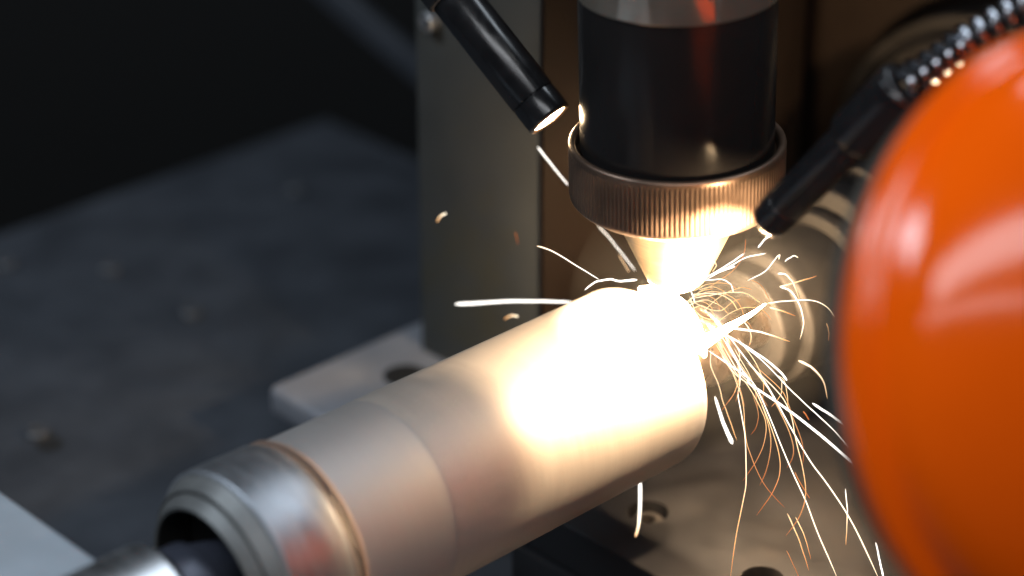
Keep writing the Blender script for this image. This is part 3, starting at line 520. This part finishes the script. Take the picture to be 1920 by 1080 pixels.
link_mesh('barrel', lathe(rounded([(46.8, 26.3), (46.8, 26.75), (93.6, 26.85), (93.9, 26.0)], .3, 3), 160, 'Z'), M['black_anodised'], lh)
link_mesh('upper_collar', lathe(rounded([(93.0, 26.2), (93.0, 27.0), (93.5, 27.5), (126, 27.5), (126, 0)], .5, 3), 160, 'Z'), M['polished_steel'], lh)
cone_prof = rounded([(5.2, 1.6), (5.0, 6.0), (7.6, 8.6), (31.8, 19.4)], .8, 4)
cn = link_mesh('nozzle_cone', lathe(cone_prof, 128, 'Z'), M['brass'], lh)
link_mesh('orifice', lathe([(5.25, 1.62), (9, 1.5), (9, 0)], 32, 'Z'), M['deep_black'], cn)

# ================================================================== gooseneck lamps
def along(o, tip, back):
    d = (Vector(back) - Vector(tip)).normalized()
    o.location = Vector(tip) * S
    o.rotation_euler = d.to_track_quat('X', 'Z').to_euler()
def lamp_beam(parent, name, x, watts, angle, blend, radius, swing=(0, 0)):
    l = bpy.data.lights.new(name, 'SPOT')
    l.energy = watts
    l.color = (1.0, 0.70, 0.42)
    l.spot_size = math.radians(angle)
    l.spot_blend = blend
    l.shadow_soft_size = radius * S
    o = bpy.data.objects.new(name, l)
    COL.objects.link(o)
    o.parent = parent
    o.location = (x * S, 0, 0)
    o.rotation_euler = (math.radians(swing[0]), math.radians(90 + swing[1]), 0)      # shines out of the lens, along local -X
    return o
neck_mesh = None
def neck_rings(parent, pts, pitch, maj, mino, mat):
    """separate coil rings of a flexible neck, along a smooth path given in the parent's local mm"""
    global neck_mesh
    P = [Vector(p) for p in pts]
    total = [0]
    for a, b in zip(P, P[1:]): total.append(total[-1] + (b - a).length)
    d = 0
    while d <= total[-1]:
        i = max(k for k in range(len(P) - 1) if total[k] <= d + 1e-9)
        f = (d - total[i]) / (total[i + 1] - total[i])
        pos = P[i].lerp(P[i + 1], f)
        tan = (P[i + 1] - P[i]).normalized()
        if neck_mesh is None:
            prof = [(mino * math.cos(2 * math.pi * k / 10), maj + mino * math.sin(2 * math.pi * k / 10)) for k in range(10)]
            r = link_mesh('neck_ring', lathe(prof, 28, 'X', closed=True), mat, parent)
            neck_mesh = r
        else:
            r = share(neck_mesh, parent)
        r.location = pos * S
        r.rotation_euler = tan.to_track_quat('X', 'Z').to_euler()
        d += pitch

ll = thing('gooseneck_lamp', 'glossy black spot lamp pointing down at the left of the laser head', 'lamp', group='spot lamps aimed at the weld')
along(ll, (-34.8, 20.5, 47.2), (-34.8 - .61, 20.5 + .452, 47.2 + .655))
hd = link_mesh('lamp_head', lathe(rounded([(1.2, 5.7), (0.0, 6.0), (0.0, 6.75), (.5, 6.9), (7.1, 6.9), (7.2, 6.65), (7.5, 6.65), (7.6, 7.0), (45.0, 7.0), (45.1, 6.6)], .15, 2), 72), M['gloss_black'], ll)
link_mesh('front_ring', lathe(rounded([(-.25, 5.6), (-.45, 5.9), (-.45, 6.55), (.1, 6.72)], .1, 2), 72), M['warm_lit_metal'], hd)
link_mesh('lens', lathe([(.3, 5.75), (-.2, 4.4), (-.45, 2.4), (-.5, 0)], 64), M['lit_lens'], ll)
link_mesh('grip_sleeve', lathe(rounded([(45.4, 6.4), (45.4, 7.9), (46, 8.1), (70, 8.1), (71, 7.4), (71, 3)], .3, 3), 72), M['gloss_black'], ll)
link_mesh('joint_ring', lathe([(44.95, 6.9), (44.95, 7.3), (45.45, 7.5), (45.45, 6.9)], 72), M['warm_lit_metal'], ll)

lamp_beam(ll, 'lamp_beam', -4.0, 1.5, 80, .5, 2.5)

lr = thing('gooseneck_lamp', 'black spot lamp on a ribbed metal gooseneck beside the orange cap', 'lamp', group='spot lamps aimed at the weld')
tipR, backR = Vector((20.9, -44.4, 45.9)), Vector((40.0, -56.8, 76.2))
along(lr, tipR, backR)
hd = link_mesh('lamp_head', lathe(rounded([(1.0, 4.2), (0.2, 4.6), (0.4, 5.0), (1.6, 5.3), (8, 5.4), (8.1, 5.25), (8.4, 5.25), (8.5, 5.4), (37, 5.5), (37.4, 5.2)], .15, 2), 72), M['gloss_black'], lr)
link_mesh('front_ring', lathe(rounded([(.9, 4.1), (.1, 4.4), (.1, 4.75), (.5, 4.95)], .08, 2), 64), M['warm_lit_metal'], hd)
link_mesh('lens', lathe([(.9, 4.15), (.6, 3), (.5, 0)], 48), M['bright_lens'], lr)
link_mesh('grip_sleeve', lathe(rounded([(36.6, 5.3), (36.6, 6.7), (37.6, 7.0), (53, 7.2), (57.4, 7.0), (58.4, 5.6), (58.4, 2)], .4, 3), 72), M['gloss_black'], lr)
link_mesh('set_screw', lathe([(0, 1.0), (1.0, 1.0), (1.3, .7), (1.3, 0)], 20, 'Z'), M['warm_lit_metal'], lr)
beam = lamp_beam(lr, 'lamp_beam', -2.6, 1.9, 100, .3, 2.0)
bpy.context.view_layer.update()
aim = shaft_pt(-13, 17, -2) - tipR
beam.rotation_euler = ((backR - tipR).to_track_quat('X', 'Z').inverted() @ aim.normalized().to_track_quat('-Z', 'Y')).to_euler()
inv = (Matrix.Translation(tipR) @ (backR - tipR).to_track_quat('X', 'Z').to_matrix().to_4x4()).inverted()
path = [Vector((58, 0, 0))] + [inv @ Vector(p) for p in ((64.0, -56.0, 99.5), (80.0, -54.7, 110.8), (95.8, -53.4, 121.9))]
neck_rings(lr, path, 3.9, 3.3, 1.4, M['neck_steel'])


# ================================================================== orange cap in the foreground
oc = thing('orange_cap', 'big glossy orange domed cap blurred in the right foreground', 'cap')
axd = Vector((.454, -.61, .326)).normalized()
oc.location = Vector((78.2, -154, 68.7)) * S
oc.rotation_euler = axd.to_track_quat('X', 'Z').to_euler()
prof = [(-3.0, 62), (-3.0, 67.0), (-2.4, 68.4), (-1.2, 69.0), (1.0, 69.0), (2.4, 68.2), (3.2, 67.0), (3.6, 65.6), (4.4, 64.8)]
for k in range(1, 33):
    t = k / 32 * math.pi / 2
    prof.append((4.4 + 28 * math.sin(t), 64.4 * math.cos(t) if k < 32 else 0))
link_mesh('dome', lathe(prof, 192), M['orange'], oc)
link_mesh('back_ring', lathe(rounded([(-3.1, 56), (-3.1, 64.4), (-12.5, 63.8), (-13.4, 62.8), (-13.4, 52)], .6, 3), 160), M['dull_ring'], oc)
link_mesh('back_shell', lathe(rounded([(-13.0, 53), (-13.6, 50), (-22, 40), (-27, 18), (-27, 0)], 3, 4), 160), M['orange'], oc)


# ================================================================== weld flame and molten pool
def refine(pts, k=4):
    P = [Vector(p) for p in pts]
    Q = [P[0] * 2 - P[1]] + P + [P[-1] * 2 - P[-2]]
    out = []
    for i in range(len(P) - 1):
        a, b, c, d = Q[i:i + 4]
        for j in range(k):
            f = j / k
            out.append(.5 * ((2 * b) + (c - a) * f + (2 * a - 5 * b + 4 * c - d) * f * f + (3 * b - a - 3 * c + d) * f ** 3))
    out.append(P[-1])
    return out
JET = refine([(4.9, -15.7, -7.0), (8.2, -17.0, -4.5), (12.2, -18.0, -1.1), (16.5, -19.1, 2.5), (20.6, -21.1, 6.6), (24.1, -22.9, 10.7)], 3)
JR = [.4, 1.3, 1.8, 1.9, 1.7, 1.45, 1.25, 1.1, .95, .82, .7, .58, .46, .34, .2, .06]
def tube(pts, radii, sides=6, heats=None):
    bm = bmesh.new()
    lay = bm.verts.layers.float.new('spark_heat') if heats else None
    P = [Vector(p) for p in pts]
    ref = Vector((0.31, 0.17, 0.93))
    rings = []
    for i, p in enumerate(P):
        t = (P[min(i + 1, len(P) - 1)] - P[max(i - 1, 0)]).normalized()
        u = t.cross(ref).normalized(); v = t.cross(u)
        ring = []
        for k in range(sides):
            a = 2 * math.pi * k / sides
            vv = bm.verts.new((p + (u * math.cos(a) + v * math.sin(a)) * radii[i]) * S)
            if lay is not None: vv[lay] = heats[i]
            ring.append(vv)
        rings.append(ring)
    for A, B in zip(rings, rings[1:]):
        for k in range(sides):
            k2 = (k + 1) % sides
            bm.faces.new((A[k], A[k2], B[k2], B[k]))
    bm.faces.new(rings[0]); bm.faces.new(rings[-1])
    return bm
tag(link_mesh('weld_flame', tube(JET, JR, 16), M['flame']), 'white hot flame jet shooting right from the shaft end', 'flame')
bead = []
for k in range(15):
    t = math.radians(32 + 66 * k / 14)
    q_ = C0 + AX * (-2.6) + NX * (26.2 * math.cos(t)) + Vector((0, 0, 26.2 * math.sin(t)))
    bead.append(q_)
pool = link_mesh('molten_pool', tube(bead, [.2 + 3.7 * math.sin(math.pi * (k + .2) / 14.4) ** .9 for k in range(15)], 14), M['molten'])
tag(pool, 'white hot molten spot on the shaft edge under the nozzle tip', 'molten metal')

bk = link_mesh('bracket', tube([(66, -140, 60), (84, -130, 52), (130, -125, 40), (150, -123, -120)], [9, 9, 9, 9], 20), M['worn_steel'], oc)
bpy.context.view_layer.update()
bk.matrix_parent_inverse = oc.matrix_world.inverted()

# ================================================================== added volume for weld smoke
m_, nt_, b_ = new_mat('bloom')
nt_.nodes.remove(b_)
pv = nt_.nodes.new('ShaderNodeVolumePrincipled')
pv.inputs['Color'].default_value = (0.95, 0.93, 0.9, 1)
pv.inputs['Density'].default_value = 0.09
nt_.links.new(pv.outputs[0], nt_.nodes['Material Output'].inputs['Volume'])
sm = link_mesh('weld_bloom', lathe([(40 * math.cos(math.pi * k / 24), 40 * math.sin(math.pi * k / 24)) for k in range(25)], 48, 'Z'), m_)  # added scattering ball that imitates lens bloom round the weld
sm.location = Vector((10, -14, 4)) * S
sm['kind'] = 'stuff'
tag(sm, 'added faint smoke hanging round the weld', 'bloom')

link_mesh('neck_core', tube(path, [2.9] * len(path), 20), M['deep_black'], lr)

# ================================================================== sparks
def spark_material():
    m, nt, b = new_mat('spark')
    N, Lk = nt.nodes, nt.links
    N.remove(b)
    at = N.new('ShaderNodeAttribute'); at.attribute_name = 'spark_heat'
    cr = N.new('ShaderNodeValToRGB')
    el = cr.color_ramp.elements
    el[0].position, el[0].color = 0.0, (0.45, 0.05, 0.01, 1)
    el[1].position, el[1].color = 1.0, (1.0, 0.95, 0.88, 1)
    for p_, c_ in ((.3, (.9, .25, .07, 1)), (.6, (1, .56, .24, 1)), (.8, (1, .82, .58, 1))):
        e = el.new(p_); e.color = c_
    mr = N.new('ShaderNodeMapRange')
    mr.interpolation_type = 'SMOOTHSTEP'
    mr.inputs['From Min'].default_value = 0.2
    mr.inputs['To Min'].default_value = 0.6
    mr.inputs['To Max'].default_value = 2.6
    em = N.new('ShaderNodeEmission')
    Lk.new(at.outputs['Fac'], cr.inputs[0]); Lk.new(at.outputs['Fac'], mr.inputs['Value'])
    Lk.new(cr.outputs[0], em.inputs[0]); Lk.new(mr.outputs[0], em.inputs[1])
    Lk.new(em.outputs[0], N['Material Output'].inputs[0])
    m.cycles.emission_sampling = 'NONE'
    return m
M['spark'] = spark_material()
for lab, w0, w1, h0, h1, pts in SPARKS:
    P = refine(pts)
    n = len(P)
    rad, heat = [], []
    for i in range(n):
        t = i / (n - 1)
        end = min(1.0, math.sqrt(max(0.02, t * 12)), math.sqrt(max(0.02, (1 - t) * 12)))
        rad.append(.54 * (w0 + (w1 - w0) * t) * end)
        heat.append(h0 + (h1 - h0) * t ** 1.6)
    o = link_mesh('spark', tube(P, rad, 6, heat), M['spark'])
    tag(o, lab, 'spark', 'sparks flying off the weld')
